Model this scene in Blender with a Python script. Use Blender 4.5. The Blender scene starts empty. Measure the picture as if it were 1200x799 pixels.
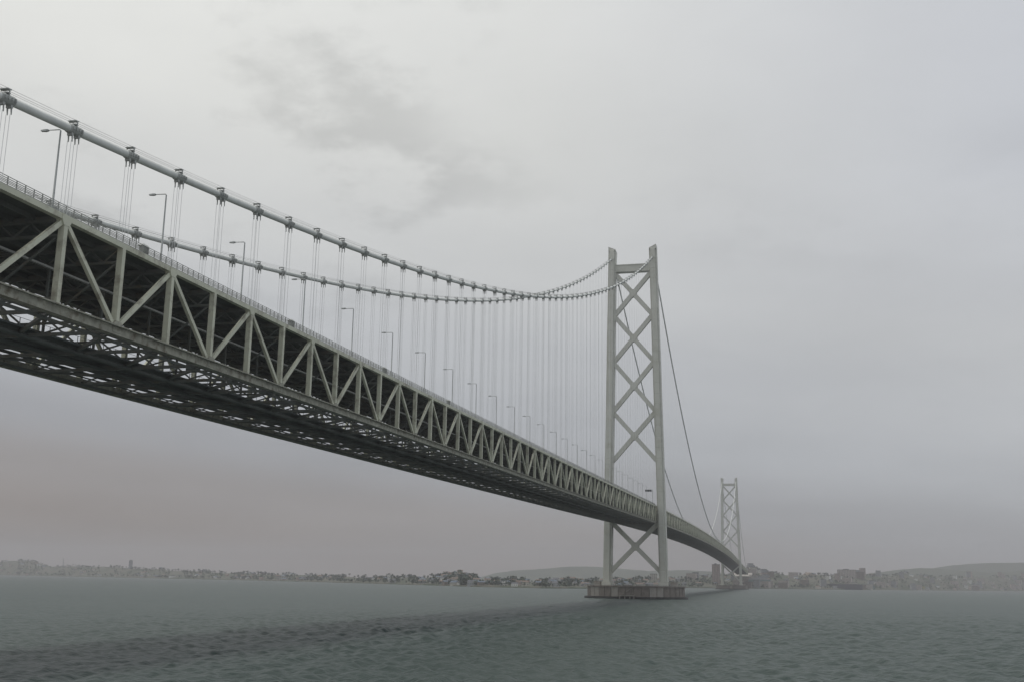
import bpy, bmesh, math, random
from mathutils import Vector, Matrix
S = bpy.context.scene
C = S.collection
rnd = random.Random(7)

# ------------------------------------------------------------------ camera
CAM = Vector((113.443, -917.778, 12.409))
YAW, PITCH, ROLL = 0.2369, 0.2164, 0.0156
cd = bpy.data.cameras.new('camera')
cam = bpy.data.objects.new('camera', cd)
C.objects.link(cam)
cd.sensor_width = 36.0
cd.lens = 1276.13 / 1200 * 36.0
cd.clip_start = 1.0
cd.clip_end = 60000.0
fw = Vector((-math.sin(YAW) * math.cos(PITCH), math.cos(YAW) * math.cos(PITCH), math.sin(PITCH)))
rt = Vector((math.cos(YAW), math.sin(YAW), 0))
up = rt.cross(fw)
r2 = math.cos(ROLL) * rt + math.sin(ROLL) * up
u2 = -math.sin(ROLL) * rt + math.cos(ROLL) * up
cam.matrix_world = Matrix(((r2.x, u2.x, -fw.x, CAM.x), (r2.y, u2.y, -fw.y, CAM.y), (r2.z, u2.z, -fw.z, CAM.z), (0, 0, 0, 1)))
S.camera = cam

# ------------------------------------------------------------------ render look
S.view_settings.view_transform = 'Standard'
S.view_settings.look = 'None'
S.view_settings.exposure = 0.05
S.view_settings.gamma = 1.0
S.cycles.max_bounces = 6
S.cycles.volume_bounces = 0
S.cycles.use_denoising = True

# ------------------------------------------------------------------ overcast sky
SUN_EL, SUN_AZ = math.radians(81), math.radians(275)      # azimuth clockwise from +Y
w = bpy.data.worlds.new('World')
S.world = w
w.use_nodes = True
nt = w.node_tree
nt.nodes.clear()
def N(t, **k):
    n = nt.nodes.new(t)
    for a, b in k.items(): setattr(n, a, b)
    return n
def L(a, b): nt.links.new(a, b)
def M(op, a, b=None, clamp=False):
    n = N('ShaderNodeMath', operation=op, use_clamp=clamp)
    for i, v in enumerate((a, b)):
        if v is None: continue
        if isinstance(v, (int, float)): n.inputs[i].default_value = v
        else: L(v, n.inputs[i])
    return n.outputs[0]
def RAMP(fac, stops, interp='LINEAR'):
    n = N('ShaderNodeValToRGB')
    n.color_ramp.interpolation = interp
    e = n.color_ramp.elements
    while len(e) < len(stops): e.new(0.5)
    for i, (p, c) in enumerate(stops):
        e[i].position = p
        e[i].color = (c[0], c[1], c[2], 1) if not isinstance(c, (int, float)) else (c, c, c, 1)
    L(fac, n.inputs[0])
    return n.outputs[0]
sky = N('ShaderNodeTexSky', sky_type='NISHITA', sun_disc=False, sun_elevation=SUN_EL, sun_rotation=SUN_AZ)
tc = N('ShaderNodeTexCoord')
sep = N('ShaderNodeSeparateXYZ')
L(tc.outputs['Generated'], sep.inputs[0])
zz = M('MAXIMUM', sep.outputs[2], 0.0)
den = M('ADD', zz, 0.16)
px_, py_ = M('DIVIDE', sep.outputs[0], den), M('DIVIDE', sep.outputs[1], den)
cmb = N('ShaderNodeCombineXYZ')
L(px_, cmb.inputs[0]); L(py_, cmb.inputs[1])
def NOISE(scale, detail, rough, off):
    mp = N('ShaderNodeMapping')
    mp.inputs['Location'].default_value = off
    L(cmb.outputs[0], mp.inputs[0])
    n = N('ShaderNodeTexNoise')
    n.inputs['Scale'].default_value = scale
    n.inputs['Detail'].default_value = detail
    n.inputs['Roughness'].default_value = rough
    L(mp.outputs[0], n.inputs['Vector'])
    return n.outputs['Fac']
FOFF = (14.3, 22.4, 1.0)
broad = NOISE(0.55, 7, 0.6, (1.3, 4.1, 0))
fine = NOISE(3.6, 10, 0.60, FOFF)
wisp = NOISE(1.1, 2, 0.5, (FOFF[0] + 3.0, FOFF[1], 1.0))
xs = M('MINIMUM', M('MAXIMUM', sep.outputs[0], -.75), .5)               # the cloud deck hangs lower and darker to the left, brightens above it
el = M('MAXIMUM', M('ADD', zz, M('MULTIPLY', M('ADD', xs, .25), .13)), 0.0)
base = RAMP(el, [(0.0, (.220, .190, .174)), (.045, (.240, .224, .220)), (.09, (.280, .285, .300)), (.14, (.350, .362, .380)), (.20, (.405, .416, .430)),
                 (.28, (.460, .467, .468)), (.40, (.53, .535, .525)), (.52, (.58, .585, .575)), (1.0, (.60, .60, .60))], 'EASE')
bvar = RAMP(broad, [(.3, .90), (.7, 1.08)])
patch = M('MULTIPLY', RAMP(fine, [(.48, 0.0), (.66, 1.0)], 'EASE'), RAMP(wisp, [(.42, 0.0), (.56, 1.0)], 'EASE'))
hi = RAMP(zz, [(.16, 0.0), (.34, 1.0)])
pm = M('SUBTRACT', 1.0, M('MULTIPLY', M('MULTIPLY', patch, hi), M('MULTIPLY', RAMP(M('ADD', xs, .75, True), [(.45, 1.0), (.85, .25)]), .19)))
side = RAMP(M('ADD', xs, .75, True), [(.0, (1.20, 1.19, 1.155)), (.55, (1.04, 1.04, 1.03)), (1.0, (.81, .83, .90))])
sm = N('ShaderNodeMixRGB', blend_type='MIX'); L(hi, sm.inputs[0]); sm.inputs[1].default_value = (1, 1, 1, 1); L(side, sm.inputs[2])
m0 = N('ShaderNodeMixRGB', blend_type='MULTIPLY'); m0.inputs[0].default_value = 1; L(base, m0.inputs[1]); L(sm.outputs[0], m0.inputs[2])
m1 = N('ShaderNodeMixRGB', blend_type='MULTIPLY'); m1.inputs[0].default_value = 1; L(m0.outputs[0], m1.inputs[1]); L(bvar, m1.inputs[2])
m2 = N('ShaderNodeVectorMath', operation='SCALE'); L(m1.outputs[0], m2.inputs[0]); L(pm, m2.inputs['Scale'])
SKY_GAIN = 1.25
m3 = N('ShaderNodeVectorMath', operation='SCALE'); L(m2.outputs[0], m3.inputs[0]); m3.inputs['Scale'].default_value = 10.0 * SKY_GAIN
mx = N('ShaderNodeMixRGB', blend_type='MIX'); mx.inputs[0].default_value = 0.96; L(sky.outputs[0], mx.inputs[1]); L(m3.outputs[0], mx.inputs[2])
bg = N('ShaderNodeBackground'); bg.inputs[1].default_value = 0.1
L(mx.outputs[0], bg.inputs[0])
out = N('ShaderNodeOutputWorld'); L(bg.outputs[0], out.inputs[0])

# ------------------------------------------------------------------ weak veiled sun
sd = bpy.data.lights.new('sun', 'SUN')
sd.energy = 1.5
sd.angle = math.radians(10)
sd.color = (1.0, .96, .88)
so = bpy.data.objects.new('sun', sd)
C.objects.link(so)
sdir = Vector((math.sin(SUN_AZ) * math.cos(SUN_EL), math.cos(SUN_AZ) * math.cos(SUN_EL), math.sin(SUN_EL)))
so.rotation_euler = sdir.to_track_quat('Z', 'Y').to_euler()
so.location = (300, -600, 800)

# ------------------------------------------------------------------ materials
def mat(name, col, rough=.6, var=.12, scale=.2, metal=0.0, dirt=None, dirt_scale=.6, spec=.4, bump=0.0):
    m = bpy.data.materials.new(name)
    m.use_nodes = True
    t = m.node_tree
    b = t.nodes['Principled BSDF']
    b.inputs['Roughness'].default_value = rough
    b.inputs['Metallic'].default_value = metal
    b.inputs['Specular IOR Level'].default_value = spec
    g = t.nodes.new('ShaderNodeNewGeometry')
    n = t.nodes.new('ShaderNodeTexNoise')
    n.inputs['Scale'].default_value = scale
    n.inputs['Detail'].default_value = 5
    t.links.new(g.outputs['Position'], n.inputs['Vector'])
    r = t.nodes.new('ShaderNodeValToRGB')
    r.color_ramp.elements[0].position = .3
    r.color_ramp.elements[1].position = .7
    r.color_ramp.elements[0].color = tuple(c * (1 - var) for c in col) + (1,)
    r.color_ramp.elements[1].color = tuple(min(1, c * (1 + var)) for c in col) + (1,)
    t.links.new(n.outputs['Fac'], r.inputs[0])
    last = r.outputs[0]
    if dirt:
        n2 = t.nodes.new('ShaderNodeTexNoise')
        n2.inputs['Scale'].default_value = dirt_scale
        n2.inputs['Detail'].default_value = 6
        n2.inputs['Roughness'].default_value = .65
        t.links.new(g.outputs['Position'], n2.inputs['Vector'])
        r2_ = t.nodes.new('ShaderNodeValToRGB')
        r2_.color_ramp.elements[0].position = .5
        r2_.color_ramp.elements[1].position = .68
        t.links.new(n2.outputs['Fac'], r2_.inputs[0])
        mxn = t.nodes.new('ShaderNodeMixRGB')
        t.links.new(r2_.outputs[0], mxn.inputs[0])
        t.links.new(last, mxn.inputs[1])
        mxn.inputs[2].default_value = tuple(dirt) + (1,)
        last = mxn.outputs[0]
    t.links.new(last, b.inputs['Base Color'])
    if bump:
        bn = t.nodes.new('ShaderNodeBump')
        bn.inputs['Strength'].default_value = bump
        t.links.new(n.outputs['Fac'], bn.inputs['Height'])
        t.links.new(bn.outputs[0], b.inputs['Normal'])
    return m
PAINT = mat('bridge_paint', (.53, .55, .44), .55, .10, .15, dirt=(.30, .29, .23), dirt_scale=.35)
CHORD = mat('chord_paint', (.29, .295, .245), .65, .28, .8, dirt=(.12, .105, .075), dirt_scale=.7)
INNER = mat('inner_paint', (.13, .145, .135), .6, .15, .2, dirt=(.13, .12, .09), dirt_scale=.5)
TOWERP = mat('tower_paint', (.56, .575, .525), .5, .06, .05, dirt=(.48, .49, .43), dirt_scale=.12)
CABLE = mat('cable_wrap', (.60, .63, .605), .5, .10, .3)
CLAMP = mat('clamp_steel', (.34, .36, .345), .55, .15, 1.0)
ROPE = mat('hanger_rope', (.66, .68, .68), .5, .08, .2)
ASPHALT = mat('asphalt', (.05, .05, .05), .85, .2, .5)
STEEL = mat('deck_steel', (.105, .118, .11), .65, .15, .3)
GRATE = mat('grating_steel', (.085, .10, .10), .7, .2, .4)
RAIL = mat('railing_steel', (.29, .30, .285), .55, .1, .5)
LAMPM = mat('lamp_steel', (.36, .385, .38), .5, .1, .5)
SIGNB = mat('sign_back', (.05, .06, .065), .6, .1, .5)
CONC = mat('pier_concrete', (.215, .195, .175), .85, .14, .25, dirt=(.15, .135, .12), dirt_scale=.3, bump=.2)
CONC_L = mat('pale_concrete', (.33, .315, .29), .85, .12, .25, dirt=(.3, .27, .23), dirt_scale=.4)
RUBBER = mat('wet_rubber', (.018, .02, .018), .5, .3, .4)

# ------------------------------------------------------------------ building helpers
def tag(o, label=None, cat=None, group=None, kind=None):
    if label: o['label'] = label
    if cat: o['category'] = cat
    if group: o['group'] = group
    if kind: o['kind'] = kind
    return o
def empty(name, label, cat, loc=(0, 0, 0), group=None):
    o = bpy.data.objects.new(name, None)
    o.empty_display_size = 2
    o.location = loc
    C.objects.link(o)
    return tag(o, label, cat, group)
def link(name, me, parent=None, loc=(0, 0, 0)):
    o = bpy.data.objects.new(name, me)
    o.location = loc
    o.parent = parent
    C.objects.link(o)
    return o
class MB:
    """collects faces for ONE mesh; every face carries a material slot"""
    def __init__(s): s.v, s.f, s.m, s.sm = [], [], [], []
    def add(s, vs, fs, mi=0, smooth=False):
        o = len(s.v)
        s.v += [tuple(v) for v in vs]
        for f in fs:
            s.f.append([i + o for i in f]); s.m.append(mi); s.sm.append(smooth)
    def box(s, x0, x1, y0, y1, z0, z1, mi=0):
        s.add([(x0, y0, z0), (x1, y0, z0), (x1, y1, z0), (x0, y1, z0), (x0, y0, z1), (x1, y0, z1), (x1, y1, z1), (x0, y1, z1)],
              [(3, 2, 1, 0), (4, 5, 6, 7), (0, 1, 5, 4), (1, 2, 6, 5), (2, 3, 7, 6), (3, 0, 4, 7)], mi)
    def bar(s, a, b, wd, ht, mi=0, side=None):
        a, b = Vector(a), Vector(b)
        d = (b - a).normalized()
        sx = Vector(side) if side else d.cross(Vector((0, 0, 1)))
        if sx.length < 1e-4: sx = Vector((1, 0, 0))
        sx = (sx - d * sx.dot(d)).normalized()
        sy = sx.cross(d).normalized()
        vs = [p + sx * (i * wd / 2) + sy * (j * ht / 2) for p in (a, b) for i, j in ((-1, -1), (1, -1), (1, 1), (-1, 1))]
        s.add(vs, [(0, 1, 2, 3), (7, 6, 5, 4), (1, 0, 4, 5), (2, 1, 5, 6), (3, 2, 6, 7), (0, 3, 7, 4)], mi)
    def tube(s, pts, r, n=8, mi=0, smooth=True):
        pts = [Vector(p) for p in pts]
        vs = []
        for i, p in enumerate(pts):
            d = (pts[min(i + 1, len(pts) - 1)] - pts[max(i - 1, 0)]).normalized()
            ref = Vector((1, 0, 0)) if abs(d.x) < .9 else Vector((0, 0, 1))
            e1 = d.cross(ref).normalized(); e2 = d.cross(e1)
            rr = r[i] if isinstance(r, (list, tuple)) else r
            vs += [p + (e1 * math.cos(2 * math.pi * k / n) + e2 * math.sin(2 * math.pi * k / n)) * rr for k in range(n)]
        fs = []
        for i in range(len(pts) - 1):
            fs += [(i * n + k, i * n + (k + 1) % n, (i + 1) * n + (k + 1) % n, (i + 1) * n + k) for k in range(n)]
        s.add(vs, fs, mi, smooth)
        s.add(vs[:n], [tuple(range(n))[::-1]], mi); s.add(vs[-n:], [tuple(range(n))], mi)
    def loft(s, rings, mi=0, smooth=False, cap=True):
        n = len(rings[0]); vs = [p for r in rings for p in r]
        fs = [(i * n + k, i * n + (k + 1) % n, (i + 1) * n + (k + 1) % n, (i + 1) * n + k) for i in range(len(rings) - 1) for k in range(n)]
        s.add(vs, fs, mi, smooth)
        if cap:
            s.add(rings[0], [tuple(range(n))[::-1]], mi); s.add(rings[-1], [tuple(range(n))], mi)
    def mesh(s, name, mats):
        me = bpy.data.meshes.new(name)
        me.from_pydata(s.v, [], s.f)
        for m in (mats if isinstance(mats, (list, tuple)) else [mats]): me.materials.append(m)
        me.polygons.foreach_set('material_index', s.m)
        me.polygons.foreach_set('use_smooth', s.sm)
        me.update()
        return me
    def build(s, name, mats, parent=None, loc=(0, 0, 0)):
        return link(name, s.mesh(name, mats), parent, loc)
_unit = {}
def unit(mt):
    if mt.name not in _unit:
        b = MB(); b.box(-.5, .5, -.5, .5, -.5, .5)
        _unit[mt.name] = b.mesh('beam', mt)
    return _unit[mt.name]
def beam(name, a, b, wd, ht, mt, parent, side=None):
    """a straight box member from a to b as an object of its own (alike members share one mesh)"""
    a, b = Vector(a), Vector(b)
    d = b - a
    ln = d.length; d.normalize()
    sx = Vector(side) if side else d.cross(Vector((0, 0, 1)))
    if sx.length < 1e-4: sx = Vector((1, 0, 0))
    sx = (sx - d * sx.dot(d)).normalized()
    sy = d.cross(sx)
    o = bpy.data.objects.new(name, unit(mt))
    C.objects.link(o)
    o.parent = parent
    c = (a + b) / 2
    o.matrix_basis = Matrix(((sx.x * wd, sy.x * ht, d.x * ln, c.x), (sx.y * wd, sy.y * ht, d.y * ln, c.y), (sx.z * wd, sy.z * ht, d.z * ln, c.z), (0, 0, 0, 1)))
    return o

# ------------------------------------------------------------------ profile of the bridge (metres, y along the bridge, tower at y = 0)
ZT, SL, DEP, HX, P, Y0 = 74.67, 0.01956, 13.1, 17.75, 14.2, 4.53
ML, ZMID, ZC, TOP2 = 1991.0, 90.39, 291.64, 281.0
def ztop(y):
    if y <= 0: return ZT + SL * y + 3.0564e-6 * y * y
    if y <= ML: return 83.4 + (ZT - 83.4) * ((y - ML / 2) / (ML / 2)) ** 2
    return ZT - SL * (y - ML) + 3.0564e-6 * (y - ML) ** 2
def zcab(y):
    if y <= 0: return ZC + .430683 * y + 1.970897e-4 * y * y
    if y <= ML:
        t = y / ML
        return ZMID + (ZC - ZMID) * ((t - .5) * 2) ** 2 - (ZC - TOP2 + 6) * t * t
    u = y - ML
    return max(ztop(y) + 2, TOP2 - 6 - .430683 * u + 1.970897e-4 * u * u)

# ------------------------------------------------------------------ towers
def section(cx, cy, z, wx, wy, nx, ny):
    a, b = wx / 2, wy / 2
    return [(cx + x, cy + y, z) for x, y in ((-a + nx, -b), (a - nx, -b), (a - nx, -b + ny), (a, -b + ny), (a, b - ny), (a - nx, b - ny),
            (a - nx, b), (-a + nx, b), (-a + nx, b - ny), (-a, b - ny), (-a, -b + ny), (-a + nx, -b + ny))]
def make_tower(y, top, label):
    k = (top - 10) / 287.0
    Z = lambda z: 10 + (z - 10) * k
    lx = lambda z: 23.25 + (17.75 - 23.25) * (z - 10) / 287.0          # leg centre line, before height scale
    t = empty('bridge_tower', label, 'bridge tower', (0, y, 10))
    for s in (-1, 1):
        b = MB()
        rings = [section(s * 23.25, 0, 0, 8.4, 16.6, .6, 1.2), section(s * 23.25, 0, 3.2, 8.4, 16.6, .6, 1.2)]
        b.loft(rings)
        rings = []
        for i in range(31):                                             # stacked shaft blocks, a shallow groove at every joint
            z0, z1 = 13.2 + (297 - 13.2) * i / 31, 13.2 + (297 - 13.2) * (i + 1) / 31
            for z, q in ((z0, .35), (z0 + .3, 0), (z1 - .3, 0), (z1, .35)):
                f = (z - 10) / 287
                rings.append(section(s * lx(z), 0, Z(z) - 10, 6.6 - q, 14.8 - 3.0 * f - q, 1.3, 2.2))
        b.loft(rings)
        leg = b.build('leg', TOWERP, t)
        b = MB()                                                        # saddle housing: slanted box on the leg top
        x, zt = s * 17.75, Z(297) - 10.5
        lo, hi_ = (zt + 1.0, zt + 4.2) if s > 0 else (zt + 3.6, zt + 1.0)
        b.loft([[(x - 3.1, -5.7, zt), (x + 3.1, -5.7, zt), (x + 3.1, 5.7, zt), (x - 3.1, 5.7, zt)],
                [(x - 3.1, -5.7, lo), (x + 3.1, -5.7, hi_), (x + 3.1, 5.7, hi_), (x - 3.1, 5.7, lo)]])
        b.build('saddle_housing', TOWERP, leg)
    b = MB()
    xi = lx(281) - 3.2
    b.box(-xi, xi, -3.2, 3.2, Z(277.5) - 10, Z(283.2) - 10)
    b.box(-xi, xi, -3.6, 3.6, Z(283.2) - 10, Z(284.0) - 10)
    b.build('cross_beam', TOWERP, t)
    lv = [277, 238.5, 197.5, 154.5, 112]
    for a, c in list(zip(lv[1:], lv[:-1])) + [(21, 62)]:
        b = MB()
        za, zc = Z(a) - 10, Z(c) - 10
        xa, xc = lx(a) - 2.6, lx(c) - 2.6
        e = .5
        b.bar((-xa, 0, za + e), (xc, 0, zc - e), 4.0, 3.5, side=(0, 1, 0))
        b.bar((xa, 0, za + e), (-xc, 0, zc - e), 3.8, 3.6, side=(0, 1, 0))
        zm = za + e + (zc - za - 2 * e) * xa / (xa + xc)
        g = 3.4
        b.loft([[(-g, yy, zm), (0, yy, zm - g * 1.05), (g, yy, zm), (0, yy, zm + g * 1.05)] for yy in (2.2, -2.2)])
        b.build('cross_brace', TOWERP, t)
    return t
make_tower(0, 297, 'tall pale grey steel tower with crossed braces, nearer of the two bridge towers')
make_tower(ML, TOP2, 'hazy far bridge tower with crossed braces, standing behind the end of the deck')

# ------------------------------------------------------------------ piers
def make_pier(y, label, detail):
    t = empty('bridge_pier', label, 'bridge pier', (0, y, 0))
    b = MB()
    ring = lambda r, z, n=96: [(r * math.cos(2 * math.pi * k / n), r * math.sin(2 * math.pi * k / n), z) for k in range(n)]
    b.loft([ring(39.2, -4), ring(39.2, 9.2), ring(38.6, 9.2), ring(38.6, 9.6)])
    b.build('caisson', CONC, t)
    b = MB()
    b.loft([ring(40.6, 9.0), ring(40.6, 9.9), ring(38.0, 9.9)], cap=False)
    b.loft([ring(39.25, 9.0), ring(40.6, 9.0)], cap=False)
    b.build('coping', CONC, t)
    b = MB()
    b.loft([ring(39.3, -.8), ring(42.3, -.8), ring(42.5, .5), ring(42.3, 1.6), ring(39.3, 1.6)], cap=False, smooth=False)
    b.build('fender', RUBBER, t)
    n = 40
    me = [None, None]
    for q, m_ in ((0, CONC), (1, CONC_L)):
        b = MB()
        a0, a1 = -math.pi / n * .93, math.pi / n * .93
        seg = [a0 + (a1 - a0) * i / 3 for i in range(4)]
        b.loft([[(r * math.cos(a), r * math.sin(a), z) for a in seg for r in (39.15,)] + [(r * math.cos(a), r * math.sin(a), z) for a in seg[::-1] for r in (39.8,)] for z in (1.7, 8.9)])
        me[q] = b.mesh('wall_panel', m_)
    for k in range(n):
        o = link('wall_panel', me[1 if rnd.random() < .2 else 0], t)
        o.rotation_euler = (0, 0, 2 * math.pi * k / n)
    b = MB()                                                            # guard rail round the pier top
    for z in (10.5, 11.0):
        b.tube([(40.0 * math.cos(2 * math.pi * k / 72), 40.0 * math.sin(2 * math.pi * k / 72), z) for k in range(73)], .06, 4)
    for k in range(72):
        a = 2 * math.pi * k / 72
        b.box(40.0 * math.cos(a) - .06, 40.0 * math.cos(a) + .06, 40.0 * math.sin(a) - .06, 40.0 * math.sin(a) + .06, 9.9, 11.0)
    b.build('guard_rail', RAIL, t)
    if detail:
        b = MB()                                                        # boat landing with its stair on the side that faces the viewer
        b.box(-8, 4, -43.2, -39.4, 2.2, 2.8)
        for x in (-7.5, -3.5, .5, 3.6): b.box(x - .25, x + .25, -43.0, -42.5, -1, 2.2)
        for i in range(10): b.box(-7 + i * .95, -6.0 + i * .95, -41.2, -39.9, 2.8 + i * .62, 3.1 + i * .62)
        for x in (-8, -4, 0, 4): b.box(x - .08, x + .08, -43.2, -43.05, 2.8, 4.0)
        b.box(-8, 4, -43.2, -43.08, 3.9, 4.02)
        b.build('boat_landing', CONC_L, t)
    b = MB()
    for x in (-31.5, 31.5):
        b.box(x - 2.5, x + 2.5, -6, 6, 9.6, 13.0)
        b.box(x - 2.8, x + 2.8, -6.3, 6.3, 13.0, 13.35)
    b.build('machine_house', CONC_L, t)
    return t
make_pier(0, 'round concrete pier with dark fender ring under the nearer tower', True)
make_pier(ML, 'low round concrete pier under the far hazy tower', False)

# ------------------------------------------------------------------ main cables with clamps and hangers
NODES = [Y0 - P * k for k in range(1, 62)]                              # panel points of the near side span
MAINN = [Y0 + P * k for k in range(1, 139)]
def clamp_mesh():
    b = MB()
    b.tube([(0, -1.35, 0), (0, -1.25, 0), (0, 1.25, 0), (0, 1.35, 0)], [.60, .71, .71, .60], 12)
    for y in (-1.0, -.35, .35, 1.0): b.box(-.86, .86, y - .1, y + .1, -.22, .22)     # bolt rows
    for y in (-.75, .75):                                               # lugs carrying the rope sockets
        b.box(-.4, .4, y - .22, y + .22, -1.0, -.6)
        for x in (-.3, .3): b.loft([section(x, y, -1.9, .12, .12, .02, .02), section(x, y, -.95, .2, .2, .03, .03)])
    b.bar((-.62, -.1, .5), (-.62, -.1, 1.25), .14, .14, 0); b.bar((.62, -.1, .5), (.62, -.1, 1.25), .14, .14, 0)   # hand rope posts
    b.box(-.66, .66, -.5, .3, 1.2, 1.34)
    b.box(-.5, .5, -.4, .3, .70, .86)
    return b.mesh('cable_clamp', CLAMP)
CLAMP_ME = clamp_mesh()
b = MB()
b.tube([(0, -1.2, 0), (0, 1.2, 0)], .68, 12); b.box(-.35, .35, -.8, .8, -1.0, -.6)
BAND_ME = b.mesh('cable_clamp', CABLE)
def rope_mesh():
    b = MB()
    for y in (-.75, .75):
        for x in (-.3, .3): b.tube([(x, y, 0), (x, y, -1)], 0.033, 5)
    return b.mesh('hanger', ROPE)
ROPE_ME = rope_mesh()
b = MB()
for y in (-.6, .6): b.tube([(0, y, 0), (0, y, -1)], .032, 5)
ROPE2_ME = b.mesh('hanger', ROPE)
for s, lab in ((1, 'nearer main suspension cable with clamps, highest cable at the left edge'), (-1, 'farther main suspension cable, the lower line of clamps behind the hangers at left')):
    t = empty('main_cable', lab, 'suspension cable', (s * HX, 0, 0))
    ys = [-915 + 9.15 * i for i in range(101)] + [ML * i / 160 for i in range(1, 161)] + [ML + 960 * i / 60 for i in range(1, 61)]
    b = MB()
    b.tube([(0, y, zcab(y)) for y in ys], .58, 12)
    b.build('cable', CABLE, t)
    b = MB()
    for dx in (-.62, .62):
        for h in (1.3, .95): b.tube([(dx, y, zcab(y) + h) for y in ys if y <= 0], .026, 4)
    b.build('hand_rope', RAIL, t)
    for y in NODES + MAINN:
        if abs(y) < 9 or abs(y - ML) < 9: continue
        o = link('cable_clamp', CLAMP_ME if y < 0 else BAND_ME, t)
        o.location = (0, y, zcab(y))
        sl = math.atan((zcab(y + .5) - zcab(y - .5)))
        o.rotation_euler = (sl, 0, 0)
        h = zcab(y) - 1.85 - (ztop(y) + .55)
        if h > .6:
            g = link('hanger', ROPE_ME if y < -400 else ROPE2_ME, t)
            g.location = (0, y, zcab(y) - 1.85)
            g.scale = (1, 1, h)

# ------------------------------------------------------------------ truss deck
br = empty('suspension_bridge', 'long grey green truss deck of the suspension bridge crossing the strait', 'bridge', (0, 0, 0))
YA = Y0 - P * 62
def T(y): return ztop(y)
RUN = [(YA + 2 * P * k, YA + 2 * P * (k + 1)) for k in range(31)]              # chord lengths between splices
RUN[-1] = (RUN[-1][0], 0.0)
def B(y): return ztop(y) - DEP
for s in (1, -1):
    x = s * HX
    for ya, yb in RUN:
      beam('top_chord', (x, ya, T(ya)), (x, yb, T(yb)), .9, .8, PAINT, br, (1, 0, 0))
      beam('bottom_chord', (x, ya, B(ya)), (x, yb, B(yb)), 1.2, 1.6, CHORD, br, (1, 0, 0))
      beam('walkway_edge', (x + s * .95, ya, B(ya) + .45), (x + s * .95, yb, B(yb) + .45), .5, .16, CHORD, br, (1, 0, 0))
      beam('gantry_rail', (x - s * 2.6, ya, B(ya) - .85), (x - s * 2.6, yb, B(yb) - .85), .3, .45, INNER, br, (1, 0, 0))
gm = MB()
gm.loft([[(xx, a, c) for a, c in ((-1.1, .38), (1.1, .38), (1.1, -.3), (.6, -1.15), (-.6, -1.15), (-1.1, -.3))] for xx in (-.53, .53)])
GUS = gm.mesh('gusset_plate', PAINT)
gm = MB()
gm.loft([[(xx, a, c) for a, c in ((-1.3, -.5), (-1.3, .5), (-.6, 1.3), (.6, 1.3), (1.3, .5), (1.3, -.5))] for xx in (.66, -.66)])
GUSB = gm.mesh('gusset_plate', CHORD)
for i, y in enumerate([Y0 - P * k for k in range(0, 62)]):
    for s in (1, -1):
        x = s * HX
        beam('vertical', (x, y, B(y) + .6), (x, y, T(y) - .4), .95, .8, PAINT, br, (1, 0, 0))
        if i % 2 == 0: d = ((x, y, T(y) - .2), (x, y - P, B(y - P) + .2))
        else: d = ((x, y, B(y) + .2), (x, y - P, T(y - P) - .2))
        beam('diagonal', d[0], d[1], .56, .68, PAINT, br, (1, 0, 0))
        link('gusset_plate', GUS if i % 2 == 0 else GUSB, br, (x, y, T(y) if i % 2 == 0 else B(y)))

# cross frames: deep upper floor beam, lower truss beam, posts and knee diagonals
def cross_frame_bm(b, y, z, mi=0):
    w_ = HX - .5
    b.box(-w_, w_, y - .3, y + .3, z - .45, z + .35, mi)
    b.box(-w_, w_, y - .25, y + .25, z - 2.7, z - 2.35, mi)
    for k in range(14):
        x0, x1 = -w_ + 2 * w_ * k / 14, -w_ + 2 * w_ * (k + 1) / 14
        za, zc = (z - .4, z - 2.4) if k % 2 == 0 else (z - 2.4, z - .4)
        b.bar((x0, y, za), (x1, y, zc), .24, .24, mi)
    zb = z - DEP
    b.bar((-w_, y, zb - .25), (w_, y, zb - .25), .55, .5, mi); b.bar((-w_, y, zb + 1.5), (w_, y, zb + 1.5), .4, .35, mi)
    for x in (-HX + 2.6, HX - 2.6): b.bar((x, y, zb - .65), (x, y, zb - .3), .25, .25, mi)
    n = 6
    for k in range(n):
        x0, x1 = -w_ + 2 * w_ * k / n, -w_ + 2 * w_ * (k + 1) / n
        if k % 2 == 0: b.bar((x0, y, zb), (x1, y, zb + 1.4), .24, .24, mi)
        else: b.bar((x0, y, zb + 1.4), (x1, y, zb), .28, .28, mi)
    for x in (-5.4, 5.4):
        b.bar((x, y, zb + 1.7), (x, y, z - 2.7), .36, .36, mi)
        sx = 1 if x > 0 else -1
        b.bar((x, y, zb + 1.7), (sx * w_, y, z - 2.5), .3, .3, mi)
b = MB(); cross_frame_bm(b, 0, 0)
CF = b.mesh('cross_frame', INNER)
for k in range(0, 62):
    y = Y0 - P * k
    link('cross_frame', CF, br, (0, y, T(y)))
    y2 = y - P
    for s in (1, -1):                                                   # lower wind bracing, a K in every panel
        beam('wind_brace', (s * .8, y, B(y) - .05), (s * (HX - .6), y2 + .4, B(y2) - .05), .55, .5, INNER, br)
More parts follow.
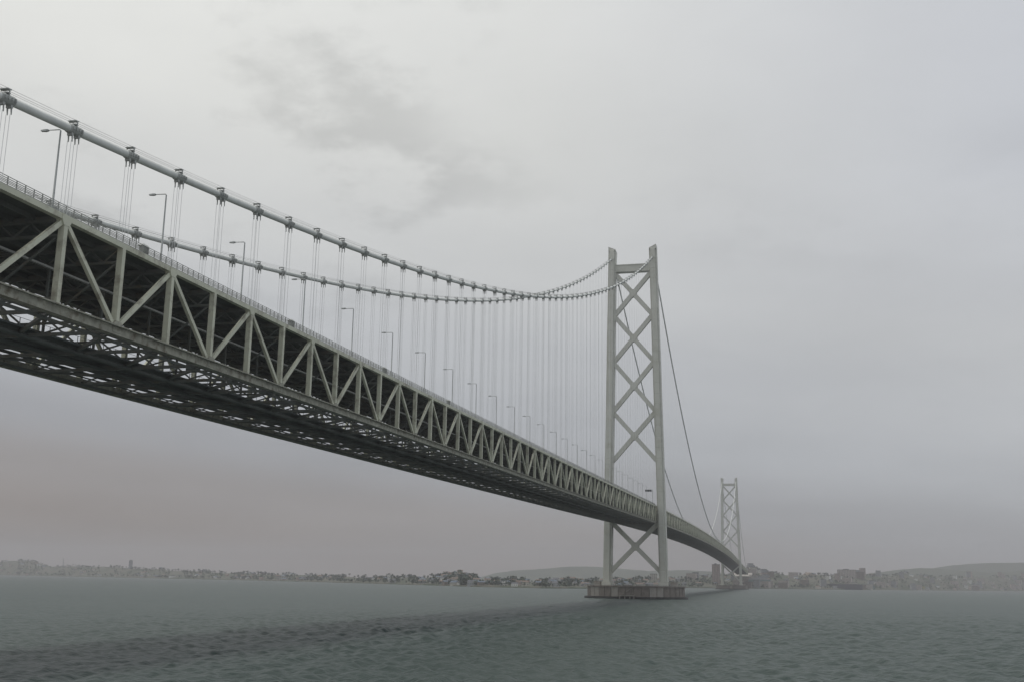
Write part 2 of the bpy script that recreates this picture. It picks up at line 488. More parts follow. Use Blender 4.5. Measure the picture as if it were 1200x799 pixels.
# floor system of the upper road
def slab(b, x0, x1, ya, yb, dz0, dz1, mi=0, n=31):
    for i in range(n):
        a, c = ya + (yb - ya) * i / n, ya + (yb - ya) * (i + 1) / n
        b.loft([[(x0, q, T(q) + dz0), (x1, q, T(q) + dz0), (x1, q, T(q) + dz1), (x0, q, T(q) + dz1)] for q in (c, a)], mi)
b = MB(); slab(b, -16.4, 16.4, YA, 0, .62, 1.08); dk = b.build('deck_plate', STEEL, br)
b = MB(); slab(b, -15.2, 15.2, YA, -.0, 1.084, 1.15); b.build('road_surface', ASPHALT, dk)
for s in (1, -1):
    b = MB(); slab(b, s * 16.4 - .0 if s > 0 else -16.75, 16.75 if s > 0 else -16.4, YA, 0, .56, 1.25); b.build('edge_beam', RAIL, dk)
for x in (-13, -9.5, -6, -2.2, 2.2, 6, 9.5, 13):
    b = MB(); slab(b, x - .18, x + .18, YA, 0, -.15, .61); b.build('stringer', STEEL, br)
b = MB()
for s in (1, -1):
    x = s * 16.6
    y = YA
    while y < 0:
        b.box(x - .06, x + .06, y - .06, y + .06, T(y) + 1.28, T(y) + 2.45)
        y += 1.775
for s in (1, -1):
    x = s * 16.6
    for h in (1.5, 1.7, 1.9, 2.15, 2.45):
        for ya, yb in RUN: b.bar((x, ya, T(ya) + h), (x, yb, T(yb) + h), .08, .08)
b.build('railing', RAIL, br)
b = MB(); slab(b, -.3, .3, YA, 0, 1.154, 2.0); b.build('median_barrier', STEEL, br)
# management road and pipes on the lower level
b = MB()
for k in range(0, 62):
    y, y2 = Y0 - P * k, Y0 - P * (k + 1)
    b.loft([[(-6.0, q, B(q) + z0), (4.0, q, B(q) + z0), (4.0, q, B(q) + z0 + .3), (-6.0, q, B(q) + z0 + .3)] for q, z0 in ((y - .05, .35), (y2 + .05, .35))])
b.build('management_road', GRATE, br)
b = MB()
for s in (1, -1):
    for h in (1.75,): [b.bar((s * 4, ya, B(ya) + h), (s * 4, yb, B(yb) + h), .06, .06) for ya, yb in RUN]
    for k in range(0, 62 * 4): y = Y0 - P / 4 * k; b.box(s * 4 - .04, s * 4 + .04, y - .05, y + .05, B(y) + .6, B(y) + 1.75)
b.build('management_railing', RAIL, br)
for x, r, h in ((2.6, .45, -.45), (-2.4, .45, -.45), (-9.6, .4, .75), (-12.4, .3, .6)):
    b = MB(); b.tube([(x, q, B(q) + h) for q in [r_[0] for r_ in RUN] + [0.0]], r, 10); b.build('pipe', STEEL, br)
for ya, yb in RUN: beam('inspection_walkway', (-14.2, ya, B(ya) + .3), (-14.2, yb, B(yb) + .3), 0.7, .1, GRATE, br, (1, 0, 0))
for x, h in ((-11.5, -4.2), (11.0, -5.0)):
    for ya, yb in RUN: beam('cable_tray', (x, ya, T(ya) + h), (x, yb, T(yb) + h), .5, .3, RAIL, br, (1, 0, 0))

# main span and far side span: too foreshortened to tell the members apart
b = MB()
ys = [Y0 + P * k for k in range(0, 208)]
for i, (y, y2) in enumerate(zip(ys[:-1], ys[1:])):
    for s in (1, -1):
        x = s * HX
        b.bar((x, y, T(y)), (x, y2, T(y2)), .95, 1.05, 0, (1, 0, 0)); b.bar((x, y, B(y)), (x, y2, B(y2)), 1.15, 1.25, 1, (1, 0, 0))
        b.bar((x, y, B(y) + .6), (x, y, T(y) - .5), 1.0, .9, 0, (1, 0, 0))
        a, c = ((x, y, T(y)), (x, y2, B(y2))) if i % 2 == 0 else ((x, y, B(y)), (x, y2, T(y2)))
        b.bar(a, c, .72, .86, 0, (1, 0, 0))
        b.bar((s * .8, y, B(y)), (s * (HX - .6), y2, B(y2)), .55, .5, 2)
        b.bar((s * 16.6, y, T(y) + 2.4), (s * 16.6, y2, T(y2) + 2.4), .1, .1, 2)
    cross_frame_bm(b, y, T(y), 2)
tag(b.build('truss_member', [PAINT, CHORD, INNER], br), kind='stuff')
b = MB()
slab(b, -16.4, 16.4, .02, ys[-1], .62, 1.08, 0, 200); b.build('deck_plate', STEEL, br)
b = MB(); slab(b, -15.2, 15.2, .02, ys[-1], 1.084, 1.15, 0, 200); b.build('road_surface', ASPHALT, br)
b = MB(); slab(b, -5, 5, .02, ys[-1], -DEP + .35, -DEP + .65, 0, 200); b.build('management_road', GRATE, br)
b = MB(); slab(b, 16.4, 16.75, .02, ys[-1], .45, 1.3, 0, 200); b.build('edge_beam', PAINT, br)
b = MB(); slab(b, -16.75, -16.4, .02, ys[-1], .45, 1.3, 0, 200); b.build('edge_beam', PAINT, br)

# ------------------------------------------------------------------ street lamps on the deck edge
def lamp_parts(t):
    b = MB(); b.tube([(0, 0, 0), (0, 0, .3), (0, 0, .32), (0, 0, 12.2)], [.28, .28, .17, .11], 8); b.build('pole', LAMPM, t)
    b = MB(); b.tube([(0, 0, 12.1), (-.12, 0, 12.35), (-2.1, 0, 12.42)], [.1, .09, .07], 8); b.build('arm', LAMPM, t)
    b = MB(); b.loft([[(-2.0, -.16, 12.3), (-2.0, .16, 12.3), (-2.0, .16, 12.52), (-2.0, -.16, 12.52)],
                      [(-2.5, -.26, 12.26), (-2.5, .26, 12.26), (-2.5, .2, 12.56), (-2.5, -.2, 12.56)],
                      [(-3.2, -.2, 12.32), (-3.2, .2, 12.32), (-3.2, .16, 12.5), (-3.2, -.16, 12.5)]][::-1]); b.build('lamp_head', LAMPM, t)
ORD = ['', 'second', 'third', 'fourth', 'fifth', 'sixth', 'seventh', 'eighth', 'ninth', 'tenth', 'eleventh', 'twelfth', 'thirteenth', 'fourteenth',
       'fifteenth', 'sixteenth', 'seventeenth', 'eighteenth', 'nineteenth', 'twentieth', 'twenty-first', 'twenty-second', 'twenty-third', 'twenty-fourth', 'twenty-fifth', 'twenty-sixth', 'twenty-seventh']
first = None
for k in range(0, 27):
    y = Y0 - P * 56 + 28.4 * k
    lab = 'grey street lamp on the bridge deck, leftmost and largest of the row' if k == 0 else 'grey street lamp on the bridge deck, %s in the row counting from the left' % ORD[k]
    loc = (15.6, y, T(y) + 1.15)
    t = empty('street_lamp', lab, 'street lamp', loc, 'street lamps along the deck edge')
    if first is None: first = t; lamp_parts(t)
    else:
        for ch in list(first.children):
            c = ch.copy(); C.objects.link(c); c.parent = t

# small dark housings on the deck edge
HLAB = ['small dark equipment housing on the deck edge, nearest one at far left', 'small dark equipment housing on the deck edge, second from the left',
        'small dark equipment housing on the deck edge, third from the left', 'small dark equipment housing on the deck edge, farthest and rightmost']
for y, lab in zip((-768, -712, -655, -597), HLAB):
    t = empty('equipment_housing', lab, 'equipment box', (16.0, y, T(y) + 1.15), 'equipment housings on the deck edge')
    b = MB(); b.box(-.45, .45, -.7, .7, .3, 1.35); b.build('cabinet', CLAMP, t)
    b = MB(); b.loft([[(-.55, -1.05, 1.35), (.55, -1.05, 1.35), (.55, 1.05, 1.35), (-.55, 1.05, 1.35)], [(-.25, -.6, 1.75), (.25, -.6, 1.75), (.25, .6, 1.75), (-.25, .6, 1.75)]]); b.build('roof', CLAMP, t)
    b = MB()
    for px in (-.35, .35):
        for py in (-.7, .7): b.box(px - .06, px + .06, py - .06, py + .06, 0, .3)
    b.build('feet', CLAMP, t)
# sign on a cantilever mast beside the tower
t = empty('road_sign', 'dark wide road sign on a cantilever mast beside the nearer tower leg', 'road sign', (16.0, -13, T(-13) + 1.15))
b = MB(); b.tube([(0, 0, 0), (0, 0, 12.2)], .2, 8); b.build('mast', LAMPM, t)
b = MB(); b.box(-5.8, 0, -.1, .1, 11.5, 11.7); b.box(-5.8, 0, -.1, .1, 10.6, 10.8); b.build('arm', LAMPM, t)
b = MB(); b.box(-6.0, -.6, -.32, -.12, 10.3, 12.0); b.build('sign_panel', SIGNB, t)

SHORE = [(-7997,6383,96.0), (-7721,6285,97.5), (-7450,6185,99.0), (-7184,6085,100.4), (-6922,5984,101.7), (-6666,5881,102.9), (-6414,5777,103.9), (-6166,5672,104.9), (-5924,5566,105.8), (-5686,5459,106.6), (-5454,5351,107.3), (-5181,5190,107.1), (-4915,5028,106.9), (-4656,4864,102.1), (-4403,4699,97.4), (-4157,4532,92.9), (-3949,4404,103.3), (-3897,4372,105.8), (-3745,4275,91.5), (-3695,4242,86.9), (-3547,4145,66.3), (-3354,4013,67.6), (-3166,3880,68.8), (-2983,3746,65.9), (-2805,3610,63.0), (-2640,3486,59.4), (-2487,3372,55.3), (-2338,3257,51.7), (-2194,3141,48.6), (-2054,3024,45.6), (-1918,2906,42.0), (-1787,2786,39.7), (-1660,2666,38.7), (-1534,2539,37.6), (-1413,2410,36.5), (-1297,2281,34.7), (-1185,2150,32.4), (-1078,2018,30.2), (-975,1885,29.8), (-877,1751,29.4), (-791,1637,29.7), (-716,1543,30.8), (-644,1448,31.0), (-576,1352,35.9), (-552,1318,40.0), (-526,1280,41.7), (-510,1256,41.6), (-501,1241,39.5), (-470,1193,32.9), (-448,1158,28.9), (-410,1142,27.3), (-373,1125,25.6), (-336,1108,26.2), (-300,1091,26.7), (-279,1148,27.7), (-256,1205,28.7), (-232,1262,30.0), (-223,1436,32.2), (-209,1610,34.5), (-190,1787,37.8), (-171,2017,41.7), (-146,2250,46.0), (-112,2448,49.8), (-70,2613,53.5), (-22,2712,65.4), (20,2738,81.9), (31,2745,86.2), (39,2750,89.4), (57,2762,81.8), (73,2772,75.2), (84,2779,72.6), (138,2826,66.2), (192,2873,66.6), (248,2921,67.5), (311,3091,69.9), (378,3261,72.3), (450,3433,73.5), (526,3605,74.7), (609,3806,88.3), (698,4007,81.6), (792,4210,80.9), (891,4414,80.0), (1008,4699,84.5), (1132,4986,89.0), (1264,5275,93.7), (1403,5566,98.5), (1546,5841,99.9), (1696,6117,101.2), (1853,6395,102.4), (2017,6674,103.5), (2187,6956,104.6), (2365,7239,109.3), (2532,7462,113.4), (2704,7686,117.7), (2881,7912,122.0), (3064,8139,126.4), (3252,8367,130.9), (3446,8597,135.5), (3644,8828,140.1), (3848,9060,144.9), (4057,9293,149.7)]
RIDGE_C = [(-2261,7356,-0.4),(-2133,7387,33.1),(-2005,7418,67.8),(-1877,7449,90.1),(-1749,7480,99.0),(-1621,7511,110.0),(-1493,7541,123.4),(-1365,7572,130.0),(-1237,7603,128.7),(-1109,7634,119.6),(-981,7665,111.6),(-853,7696,103.6),(-725,7727,109.0),(-597,7758,114.5),(-469,7789,109.9),(-341,7820,105.2),(-213,7850,73.6),(-85,7881,42.0)]
RIDGE_R1 = [(513,7203,12.1),(630,7231,79.2),(746,7259,120.9),(862,7287,137.1),(978,7315,155.3),(1094,7343,168.4),(1210,7371,166.2),(1326,7399,153.9),(1442,7427,146.6),(1558,7455,139.3),(1674,7483,147.3),(1790,7511,155.4),(1906,7539,152.4),(2022,7567,149.4),(2138,7595,146.4),(2255,7623,143.4),(2371,7651,140.5),(2487,7679,127.7),(2603,7707,114.9),(2719,7735,102.2),(2835,7764,89.4),(2951,7792,76.6)]
RIDGE_R2 = [(1006,8865,-10.2),(1144,8898,75.8),(1282,8932,161.9),(1421,8965,207.9),(1559,8999,232.1),(1698,9032,248.9),(1836,9065,258.5),(1974,9099,262.6),(2113,9132,266.7),(2251,9166,272.6),(2390,9199,278.5),(2528,9232,284.4),(2666,9266,290.3),(2805,9299,296.3),(2943,9333,292.7),(3082,9366,289.2),(3220,9400,285.6),(3358,9433,282.0),(3497,9466,278.5),(3635,9500,274.9),(3773,9533,271.4),(3912,9567,267.8),(4050,9600,264.3),(4189,9633,260.7)]

# ------------------------------------------------------------------ far shore
def lerp_tab(tab, u):
    i = min(int(u), len(tab) - 2); f = u - i
    return [tab[i][k] + (tab[i + 1][k] - tab[i][k]) * f for k in range(3)]
ORG = Vector((113.0, -918.0, 0))                                        # the near shore, from which the coast is surveyed
def hash1(a, b): return (math.sin(a * 12.9898 + b * 78.233) * 43758.5453) % 1.0
def land_point(u, t):
    """u runs along the shoreline table, t = metres inland"""
    x, y, H = lerp_tab(SHORE, u)
    d = Vector((x, y, 0)) - ORG
    q = Vector((x, y, 0)) + d.normalized() * t
    w_ = min(1, t / 700.0)
    h = 2.2 + max(0, H - 15 - 2.2) * (w_ * w_ * (3 - 2 * w_)) ** .8
    h += 2.2 * math.sin(u * 2.3 + t * .006) * w_ + 1.5 * math.sin(u * 5.1 - t * .011) * w_
    if t > 900: h -= (t - 900) * .02
    return Vector((q.x, q.y, max(1.6, h)))
def ground_mat(name, cols, scale):
    m = bpy.data.materials.new(name); m.use_nodes = True
    t = m.node_tree; b = t.nodes['Principled BSDF']; b.inputs['Roughness'].default_value = .9; b.inputs['Specular IOR Level'].default_value = .2
    g = t.nodes.new('ShaderNodeNewGeometry'); n = t.nodes.new('ShaderNodeTexNoise'); n.inputs['Scale'].default_value = scale; n.inputs['Detail'].default_value = 6
    r = t.nodes.new('ShaderNodeValToRGB'); e = r.color_ramp.elements
    while len(e) < len(cols): e.new(.5)
    for i, c in enumerate(cols): e[i].position = .3 + .4 * i / (len(cols) - 1); e[i].color = tuple(c) + (1,)
    t.links.new(g.outputs['Position'], n.inputs['Vector']); t.links.new(n.outputs['Fac'], r.inputs[0]); t.links.new(r.outputs[0], b.inputs['Base Color'])
    return m
LAND = ground_mat('shore_ground', [(.04, .055, .035), (.06, .075, .05), (.11, .105, .085), (.045, .06, .04)], .012)
HILLM = ground_mat('hill_forest', [(.035, .05, .03), (.06, .075, .045), (.045, .06, .04)], .006)
NU = (len(SHORE) - 1) * 3
TS = [-6, 0, 8, 40, 90, 160, 240, 330, 430, 540, 640, 720, 800, 900, 1050, 1250, 1400]
b = MB(); vs = []
for i in range(NU + 1):
    u = i / 3
    for t_ in TS:
        q = land_point(u, max(t_, 0))
        if t_ < 0: q.z = -3
        elif t_ == 0: q.z = 1.0
        vs.append(q)
n = len(TS)
b.add(vs, [(i * n + k, (i + 1) * n + k, (i + 1) * n + k + 1, i * n + k + 1) for i in range(NU) for k in range(n - 1)], 0, True)
tag(b.build('land', LAND), kind='structure')
def make_ridge(tab, depth):
    b = MB(); vs = []
    off = [-1.0, -.6, -.3, -.12, 0, .12, .4, 1.0]
    n = len(off)
    for i in range((len(tab) - 1) * 3 + 1):
        x, y, H = lerp_tab(tab, i / 3)
        d = (Vector((x, y, 0)) - ORG).normalized()
        for j, o_ in enumerate(off):
            f = max(0, 1 - abs(o_)) ** 1.2
            vs.append((x + d.x * o_ * depth, y + d.y * o_ * depth, -3 + max(0, (H + 3) * f) + (0 if abs(o_) > .9 else 6 * (hash1(i, j) - .5) * (f if o_ else .4))))
    b.add(vs, [(i * n + k, (i + 1) * n + k, (i + 1) * n + k + 1, i * n + k + 1) for i in range((len(tab) - 1) * 3) for k in range(n - 1)], 0, True)
    tag(b.build('hill', HILLM), kind='structure')
make_ridge(RIDGE_C, 700); make_ridge([(x, y, h * .86) for x, y, h in RIDGE_R1], 600); make_ridge([(x, y, h * .85) for x, y, h in RIDGE_R2], 500)

# woods on the shore: crowns built of many small leaf clumps
LEAF = [mat('leaves_dark', (.05, .068, .05), .8, .25, .05, spec=.15), mat('leaves_mid', (.08, .098, .068), .8, .25, .05, spec=.15), mat('leaves_blue', (.07, .088, .08), .8, .2, .05, spec=.15)]
def wood(u0, u1, count, t0, t1, size, seed):
    r = random.Random(seed); b = MB()
    for _ in range(count):
        u = r.uniform(u0, u1); t_ = t0 + (t1 - t0) * r.random() ** .8
        if math.sin(u * 1.7 + seed) + math.sin(u * 4.3) + r.uniform(-1.2, 1.2) < -.7: continue
        q = land_point(u, t_)
        R = r.uniform(.6, 1.15) * size; H = R * r.uniform(1.0, 1.7); mi = r.choice((0, 0, 1, 2))
        b.tube([q, q + Vector((0, 0, H * .6))], [R * .09, R * .05], 4, 0, False)
        for k in range(13):
            a, e = r.uniform(0, 6.283), r.uniform(-.5, 1)
            c = q + Vector((math.cos(a) * R * .75 * math.sqrt(1 - min(1, abs(e)) ** 2 * .7) * r.random() ** .4, math.sin(a) * R * .75 * r.random() ** .4, H * (.75 + .5 * e)))
            s_ = R * r.uniform(.32, .6)
            vs = [c + Vector((r.gauss(0, 1), r.gauss(0, 1), r.gauss(0, .8))).normalized() * s_ for _ in range(4)]
            b.add(vs, [(0, 1, 2), (0, 2, 3), (0, 3, 1), (1, 3, 2)], mi)
    return tag(b.build('wood', LEAF), kind='stuff')
NS = len(SHORE) - 1
wood(11, NS - 13, 3800, 15, 740, 5.2, 3)
wood(11, NS - 13, 1200, 5, 140, 4.6, 5)
wood(46.0, 47.6, 120, 10, 260, 8, 9)

# ------------------------------------------------------------------ buildings on the shore
BW = {n_: mat('wall_' + n_, c, .8, .08, .1) for n_, c in dict(white=(.72, .72, .69), cream=(.48, .46, .41), grey=(.32, .33, .34), pink=(.40, .33, .30), brown=(.24, .2, .17), teal=(.16, .24, .23), yellow=(.45, .42, .2), beige=(.45, .40, .37), dark=(.07, .075, .09)).items()}
ROOFS = [mat('roof_slate', (.10, .105, .12), .8, .1, .2), mat('roof_brown', (.15, .11, .09), .8, .1, .2), mat('roof_blue', (.10, .13, .17), .8, .1, .2)]
GLASS = mat('window_glass', (.03, .04, .05), .15, .1, .1, spec=.6)
def house_mesh(wm, rm, L_, W_, H_):
    b = MB(); a, c = L_ / 2, W_ / 2
    b.box(-a, a, -c, c, -4, H_, 0)
    e = .5; rh = H_ + W_ * .3
    b.add([(-a - e, -c - e, H_ + .02), (a + e, -c - e, H_ + .02), (a + e, c + e, H_ + .02), (-a - e, c + e, H_ + .02), (-a - e, 0, rh), (a + e, 0, rh)],
          [(0, 1, 5, 4), (2, 3, 4, 5), (0, 4, 3), (1, 2, 5), (3, 2, 1, 0)], 1)
    for sgn in (-1, 1):
        for k in range(3):
            x = -a + L_ * (k + .5) / 3
            b.box(x - .7, x + .7, sgn * c - .04, sgn * c + .04, H_ * .35, H_ * .35 + 1.4, 2)
    return b.mesh('house', [wm, rm, GLASS])
def block_parts(t, wall, L_, W_, H_, floors, bays, roofm=None, cap=True):
    b = MB(); b.box(-L_ / 2, L_ / 2, -W_ / 2, W_ / 2, -6, H_); b.build('wall', wall, t)
    b = MB(); b.box(-L_ / 2 - .3, L_ / 2 + .3, -W_ / 2 - .3, W_ / 2 + .3, H_ + .003, H_ + .9)
    if cap: b.box(-L_ * .18, L_ * .12, -W_ * .25, W_ * .25, H_ + .9, H_ + 3.6)
    b.build('roof', roofm or ROOFS[0], t)
    if floors:
        fh = H_ / floors; me = None
        for f in range(floors):
            b = MB()
            for k in range(bays):
                x0 = -L_ / 2 + L_ * (k + .18) / bays; x1 = -L_ / 2 + L_ * (k + .82) / bays
                b.box(x0, x1, -W_ / 2 - .12, -W_ / 2 + .05, fh * .3, fh * .75)
            for y0 in (-.28, .12):
                for sx in (-1, 1): b.box(sx * L_ / 2 - .1, sx * L_ / 2 + .1, W_ * y0, W_ * (y0 + .22), fh * .3, fh * .75)
            me = me or b.mesh('window_row', GLASS)
            tag(link('window_row', me, t, (0, 0, f * fh)), kind='stuff')
def face(t):                                                            # fronts look out over the strait
    d = Vector((t.location.x, t.location.y, 0)) - ORG
    t.rotation_euler = (0, 0, math.atan2(d.y, d.x) - math.pi / 2)
def building(label, cat, x, y, zb, L_, W_, H_, wall, floors=0, bays=4, roofm=None, cap=False, name='building', rot=0.0):
    t = empty(name, label, cat, (x, y, zb)); face(t); t.rotation_euler.z += rot
    block_parts(t, BW[wall], L_, W_, H_, floors, bays, roofm, cap)
    return t
building('long low white shed by the water on the far left shore', 'shed', -2349, 3323, 1.5, 64, 18, 8, 'white', 0, roofm=BW['white'])
building('grey apartment slab rising above the trees on the far left shore', 'apartment block', -3049, 4079, 40, 18, 14, 43, 'grey', 12, 3, cap=True)
building('broad pale block among trees near the left edge of the shore', 'apartment block', -3983, 4626, 16, 64, 16, 22, 'cream', 6, 9)
building('pale low building with dark trees around it, left middle of the shore', 'building', -1505, 2549, 2, 40, 14, 13, 'cream', 3, 7)
building('wide pale grey waterfront warehouse left of the bridge', 'warehouse', -1347, 2433, 2, 54, 18, 11, 'grey', 1, 6)
building('narrow white tower house on the shore left of the tree knoll', 'tower house', -869, 1828, 3, 8, 8, 22, 'white', 6, 2)
building('pale building standing between the legs of the nearer tower', 'building', -232, 2291, 5, 20, 14, 33, 'cream', 9, 4)
building('tall pinkish apartment tower just left of the far bridge tower', 'apartment tower', -84, 2842, 4, 26, 18, 72, 'pink', 20, 5, cap=True)
building('pale building with a blue roof close to the water left of the pier', 'building', -424, 1267, 2, 15, 10, 10, 'white', 3, 3, ROOFS[2])
building('small teal building at the water just left of the nearer pier', 'building', -289, 1382, 2, 12, 10, 12, 'teal', 3, 3)
building('large beige block with a dark rooftop, biggest building right of the bridge', 'apartment block', 385, 3729, 18, 72, 30, 58, 'beige', 14, 12, cap=True)
building('brown wing standing in for the shaded right part of the large beige block', 'apartment block', 438, 3745, 18, 32, 24, 50, 'brown', 12, 6)  # brown wall colour carries the shading on the right part of the block
building('long dark waterfront shed below the large beige block', 'shed', 322, 3190, 1.5, 165, 24, 17, 'dark', 0, roofm=BW['dark'])
building('low pale quay building right of the dark waterfront shed', 'building', 448, 3484, 1.5, 46, 14, 12, 'teal', 2, 6)
building('slim bright white block right of the large beige block', 'apartment block', 550, 4023, 8, 17, 12, 35, 'white', 10, 3)
building('low yellowish waterfront building at right', 'building', 703, 4111, 1.8, 40, 14, 15, 'yellow', 3, 6)
building('small white waterfront building left of the yellowish one', 'building', 641, 4045, 1.8, 15, 10, 11, 'white', 2, 3)
building('white block on the slope near the right, left one of a pair', 'apartment block', 930, 5040, 10, 17, 12, 30, 'white', 8, 3)
building('white block on the slope near the right, right one of a pair', 'apartment block', 1016, 5164, 10, 18, 12, 34, 'cream', 8, 3)
building('small white building close to the right edge of the shore', 'building', 1424, 6085, 10, 20, 12, 30, 'white', 5, 3)
# arena with a low vaulted roof, domed hall, anchorage, mast
t = empty('arena', 'broad greenish hall with a pale vaulted roof right of the far tower', 'hall', (56, 2854, 1.5)); face(t)
b = MB(); b.box(-35, 35, -25, 25, -3, 27); b.build('wall', BW['teal'], t)
b = MB(); b.loft([[(-37 + 74 * i / 12, yy, 27.02 + 8 * math.sin(math.pi * i / 12)) for i in range(13)] for yy in (26, -26)]); b.build('roof', BW['grey'], t)
b = MB()
for k in range(10): b.box(-33 + k * 6.7, -28.6 + k * 6.7, -25.15, -24.9, 9, 20)
tag(b.build('window_row', GLASS, t), kind='stuff')
t = empty('domed_hall', 'hall with a dark domed cap on the ridge right of the bridge', 'hall', (232, 3534, 28)); face(t)
b = MB(); b.box(-34, 34, -16, 16, -10, 14); b.build('wall', BW['pink'], t)
b = MB(); rings = []
for j in range(7):
    a = math.pi / 2 * j / 6
    rings.append([(26 * math.cos(a) * math.cos(2 * math.pi * k / 24), 15 * math.cos(a) * math.sin(2 * math.pi * k / 24), 14.02 + 21 * math.sin(a)) for k in range(24)] if j < 6 else [(.1 * math.cos(2 * math.pi * k / 24), .1 * math.sin(2 * math.pi * k / 24), 35.1) for k in range(24)])
b.loft(rings, smooth=True); b.build('dome', BW['brown'], t)
t = empty('cable_anchorage', 'massive concrete anchorage where the bridge meets the far shore', 'anchorage', (0, 2990, 0))
b = MB()
b.loft([[(xx, yy, zz_) for yy, zz_ in ((-40, -3), (40, -3), (40, 52), (8, 52), (-40, 40))] for xx in (30, -30)]); b.build('block', CONC_L, t)
b = MB(); b.box(-24, 24, -40.4, -39.9, 12, 30); b.build('recess', CONC, t)
t = empty('radio_mast', 'thin lattice radio mast above the trees on the left shore', 'mast', (-3628, 4351, 50))
b = MB()
for sx, sy in ((-1, -1), (1, -1), (1, 1), (-1, 1)): b.bar((sx * 3, sy * 3, -6), (sx * .5, sy * .5, 46), .7, .7)
for k in range(9):
    w0, w1 = 3 - 2.5 * k / 9, 3 - 2.5 * (k + 1) / 9; z0, z1 = k * 5, k * 5 + 5
    for q in range(4):
        c0, s0 = [(-1, -1), (1, -1), (1, 1), (-1, 1)][q], [(1, -1), (1, 1), (-1, 1), (-1, -1)][q]
        b.bar((c0[0] * w0, c0[1] * w0, z0), (s0[0] * w1, s0[1] * w1, z1), .4, .4)
b.build('lattice', BW['grey'], t)
b = MB(); b.tube([(0, 0, 46), (0, 0, 54)], [.3, .12], 6); b.build('antenna', BW['grey'], t)

# many small houses and blocks; each an object, alike ones share meshes
house_me = []
for wn in ('white', 'cream', 'grey', 'brown', 'pink', 'cream'):
    for q in range(2): house_me.append(house_mesh(BW[wn], ROOFS[(q + len(house_me)) % 3], rnd.uniform(11, 17), rnd.uniform(8, 10), rnd.uniform(5, 8)))
flat_me = []
for wn, L_, H_ in (('cream', 26, 18), ('grey', 20, 24), ('white', 18, 15), ('beige', 34, 20), ('pink', 22, 28), ('brown', 30, 16)):
    b = MB(); b.box(-L_ / 2, L_ / 2, -6, 6, -8, H_, 0); b.box(-L_ / 2 - .3, L_ / 2 + .3, -6.3, 6.3, H_ + .003, H_ + .8, 1)
    for f in range(int(H_ // 3)):
        for k in range(int(L_ // 4)):
            x = -L_ / 2 + L_ * (k + .5) / int(L_ // 4)
            b.box(x - 1.2, x + 1.2, -6.1, -5.9, f * 3 + 1, f * 3 + 2.5, 2)
    flat_me.append(b.mesh('apartment_block', [BW[wn], ROOFS[0], GLASS]))
for k in range(400):
    u = rnd.uniform(11, NS - 13)
    if rnd.random() < .55: u = rnd.uniform(40, NS - 13)
    t_ = 10 + 640 * rnd.random() ** 1.25
    flat = rnd.random() < .42
    q = land_point(u, t_)
    a0 = math.degrees(math.atan2(q.x - ORG.x, q.y - ORG.y))
    if a0 < -5: flat = False
    me = rnd.choice(flat_me if flat else house_me)
    o = link('apartment_block' if flat else 'house', me, None, q)
    face(o); o.rotation_euler.z += rnd.gauss(0, .35)
    col = me.materials[0].name.split('_')[1] + ('-walled' if not flat else '')
    az = math.degrees(math.atan2(q.x - ORG.x, q.y - ORG.y))
    zone = ('at the far left of the shore' if az < -31 else 'on the left part of the shore' if az < -23 else 'midway along the left shore' if az < -16 else
            'just left of the nearer tower' if az < -8.2 else 'between the two towers' if az < -2.2 else 'right of the far tower' if az < 3.2 else 'near the right edge')
    dep = 'on the waterfront' if t_ < 70 else 'on the slope' if t_ < 260 else 'high on the ridge'
    lab = '%s %s %s, %s' % ('small flat-roofed' if flat else 'tiny', col + (' block' if flat else ' house'), dep, zone)
    tag(o, lab, 'apartment block' if flat else 'house', ('blocks ' if flat else 'houses ') + 'of the ' + col + ' kind ' + dep + ', ' + zone)

# ------------------------------------------------------------------ sea
def sea_material():
    m = bpy.data.materials.new('sea_water'); m.use_nodes = True
    t = m.node_tree; b = t.nodes['Principled BSDF']
    b.inputs['Base Color'].default_value = (.055, .074, .069, 1)
    b.inputs['Roughness'].default_value = .3
    b.inputs['IOR'].default_value = 1.333
    b.inputs['Specular IOR Level'].default_value = .05
    g = t.nodes.new('ShaderNodeNewGeometry')
    prev = None
    for sc, st, dist, ang, loc, asp in ((.25, .5, 1.0, .35, 30, 1.8), (.9, .6, .4, .8, 70, 1.6)):
        mp = t.nodes.new('ShaderNodeMapping'); mp.inputs['Rotation'].default_value = (0, 0, ang); mp.inputs['Location'].default_value = (loc, loc, 0)
        mp.inputs['Scale'].default_value = (1, asp, 1)
        n = t.nodes.new('ShaderNodeTexNoise'); n.inputs['Scale'].default_value = sc; n.inputs['Detail'].default_value = 4; n.inputs['Roughness'].default_value = .55
        t.links.new(g.outputs['Position'], mp.inputs[0]); t.links.new(mp.outputs[0], n.inputs['Vector'])
        bp = t.nodes.new('ShaderNodeBump'); bp.inputs['Strength'].default_value = st; bp.inputs['Distance'].default_value = dist
        t.links.new(n.outputs['Fac'], bp.inputs['Height'])
        if prev: t.links.new(prev.outputs[0], bp.inputs['Normal'])
        prev = bp
    t.links.new(prev.outputs[0], b.inputs['Normal'])
    return m
import numpy as np
rg = np.random.default_rng(11)
NB, NR = 800, 1100
brg = np.radians(np.linspace(-52, 30, NB))
rad = 95.0 * (12500.0 / 95.0) ** (np.linspace(0, 1, NR) ** 1.0)
BB, RR = np.meshgrid(brg, rad, indexing='ij')
XX, YY = ORG.x + RR * np.sin(BB), ORG.y + RR * np.cos(BB)
XX, YY = np.clip(XX, -9300, 5600), np.clip(YY, -1400, 10700)
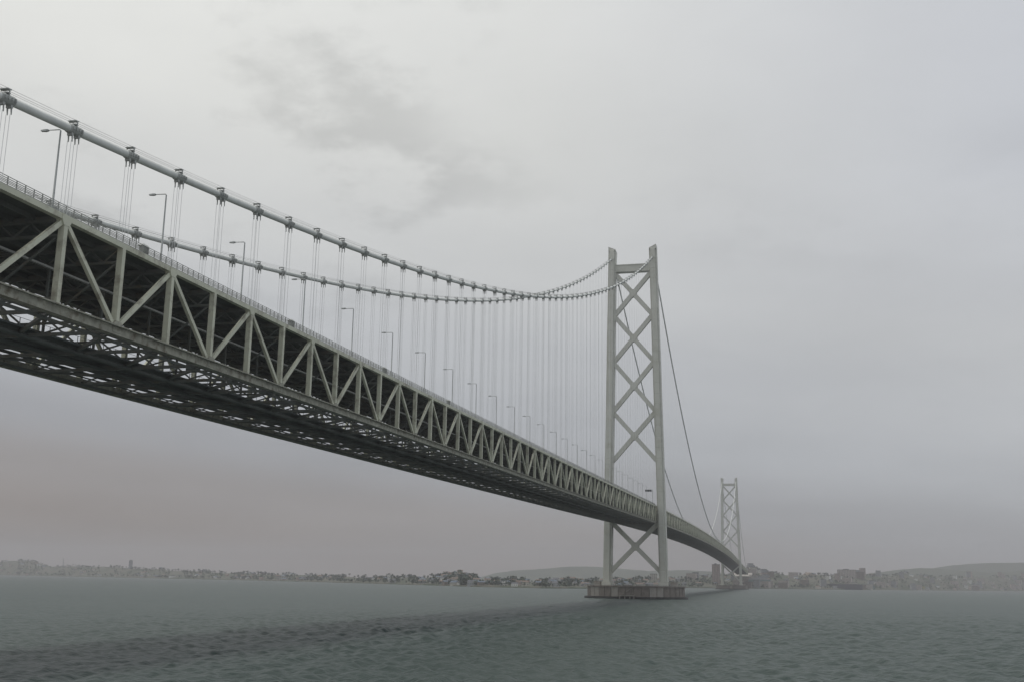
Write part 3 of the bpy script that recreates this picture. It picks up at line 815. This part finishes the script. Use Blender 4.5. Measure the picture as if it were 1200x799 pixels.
cell = RR * max(math.radians(82.0 / NB), math.log(12500 / 95.0) / NR)
ZZ = np.zeros_like(XX)
for k in range(110):                                                     # wind sea: many crossing wave trains
    lam = 1.3 * (10 / 1.3) ** rg.random()
    th = math.radians(205) + rg.normal(0, .62)
    amp = .0135 * lam ** .66 * rg.uniform(.5, 1.3)
    q = 2 * math.pi / lam
    fade = np.clip(lam / (cell * 2.6) - .35, 0, 1)
    ph = q * (XX * math.cos(th) + YY * math.sin(th)) + rg.uniform(0, 6.283)
    ZZ += amp * fade * np.sin(ph + .35 * np.sin(ph))
gust = (.8 + .3 * np.sin(XX * .011 + 1.7 * np.sin(YY * .006)) * np.sin(YY * .009 + XX * .004)) * (1 - .5 / (1 + np.exp((XX + 60) / 18)))   # calmer in the lee beyond the bridge
ZZ *= gust
co = np.stack([XX, YY, ZZ], -1).reshape(-1, 3)
ii = (np.arange(NB - 1)[:, None] * NR + np.arange(NR - 1)[None, :]).reshape(-1)
quads = np.stack([ii, ii + 1, ii + NR + 1, ii + NR], -1)[:, ::-1]
me = bpy.data.meshes.new('sea')
me.vertices.add(len(co)); me.vertices.foreach_set('co', co.ravel())
me.loops.add(quads.size); me.loops.foreach_set('vertex_index', quads.ravel().astype(np.int32))
me.polygons.add(len(quads)); me.polygons.foreach_set('loop_start', np.arange(0, quads.size, 4, dtype=np.int32))
me.polygons.foreach_set('use_smooth', np.ones(len(quads), dtype=bool))
me.update(calc_edges=True); me.validate()
me.materials.append(sea_material())
tag(link('sea', me), kind='structure')

# ------------------------------------------------------------------ haze over the strait
hm = bpy.data.materials.new('haze'); hm.use_nodes = True
t = hm.node_tree; t.nodes.clear()
pv = t.nodes.new('ShaderNodeVolumePrincipled'); om = t.nodes.new('ShaderNodeOutputMaterial')
pv.inputs['Color'].default_value = (.73, .735, .775, 1)
pv.inputs['Density'].default_value = .00011
t.links.new(pv.outputs[0], om.inputs['Volume'])
b = MB(); b.box(-9500, 5800, -1600, 10900, -6, 330)
tag(b.build('haze', hm), kind='stuff')
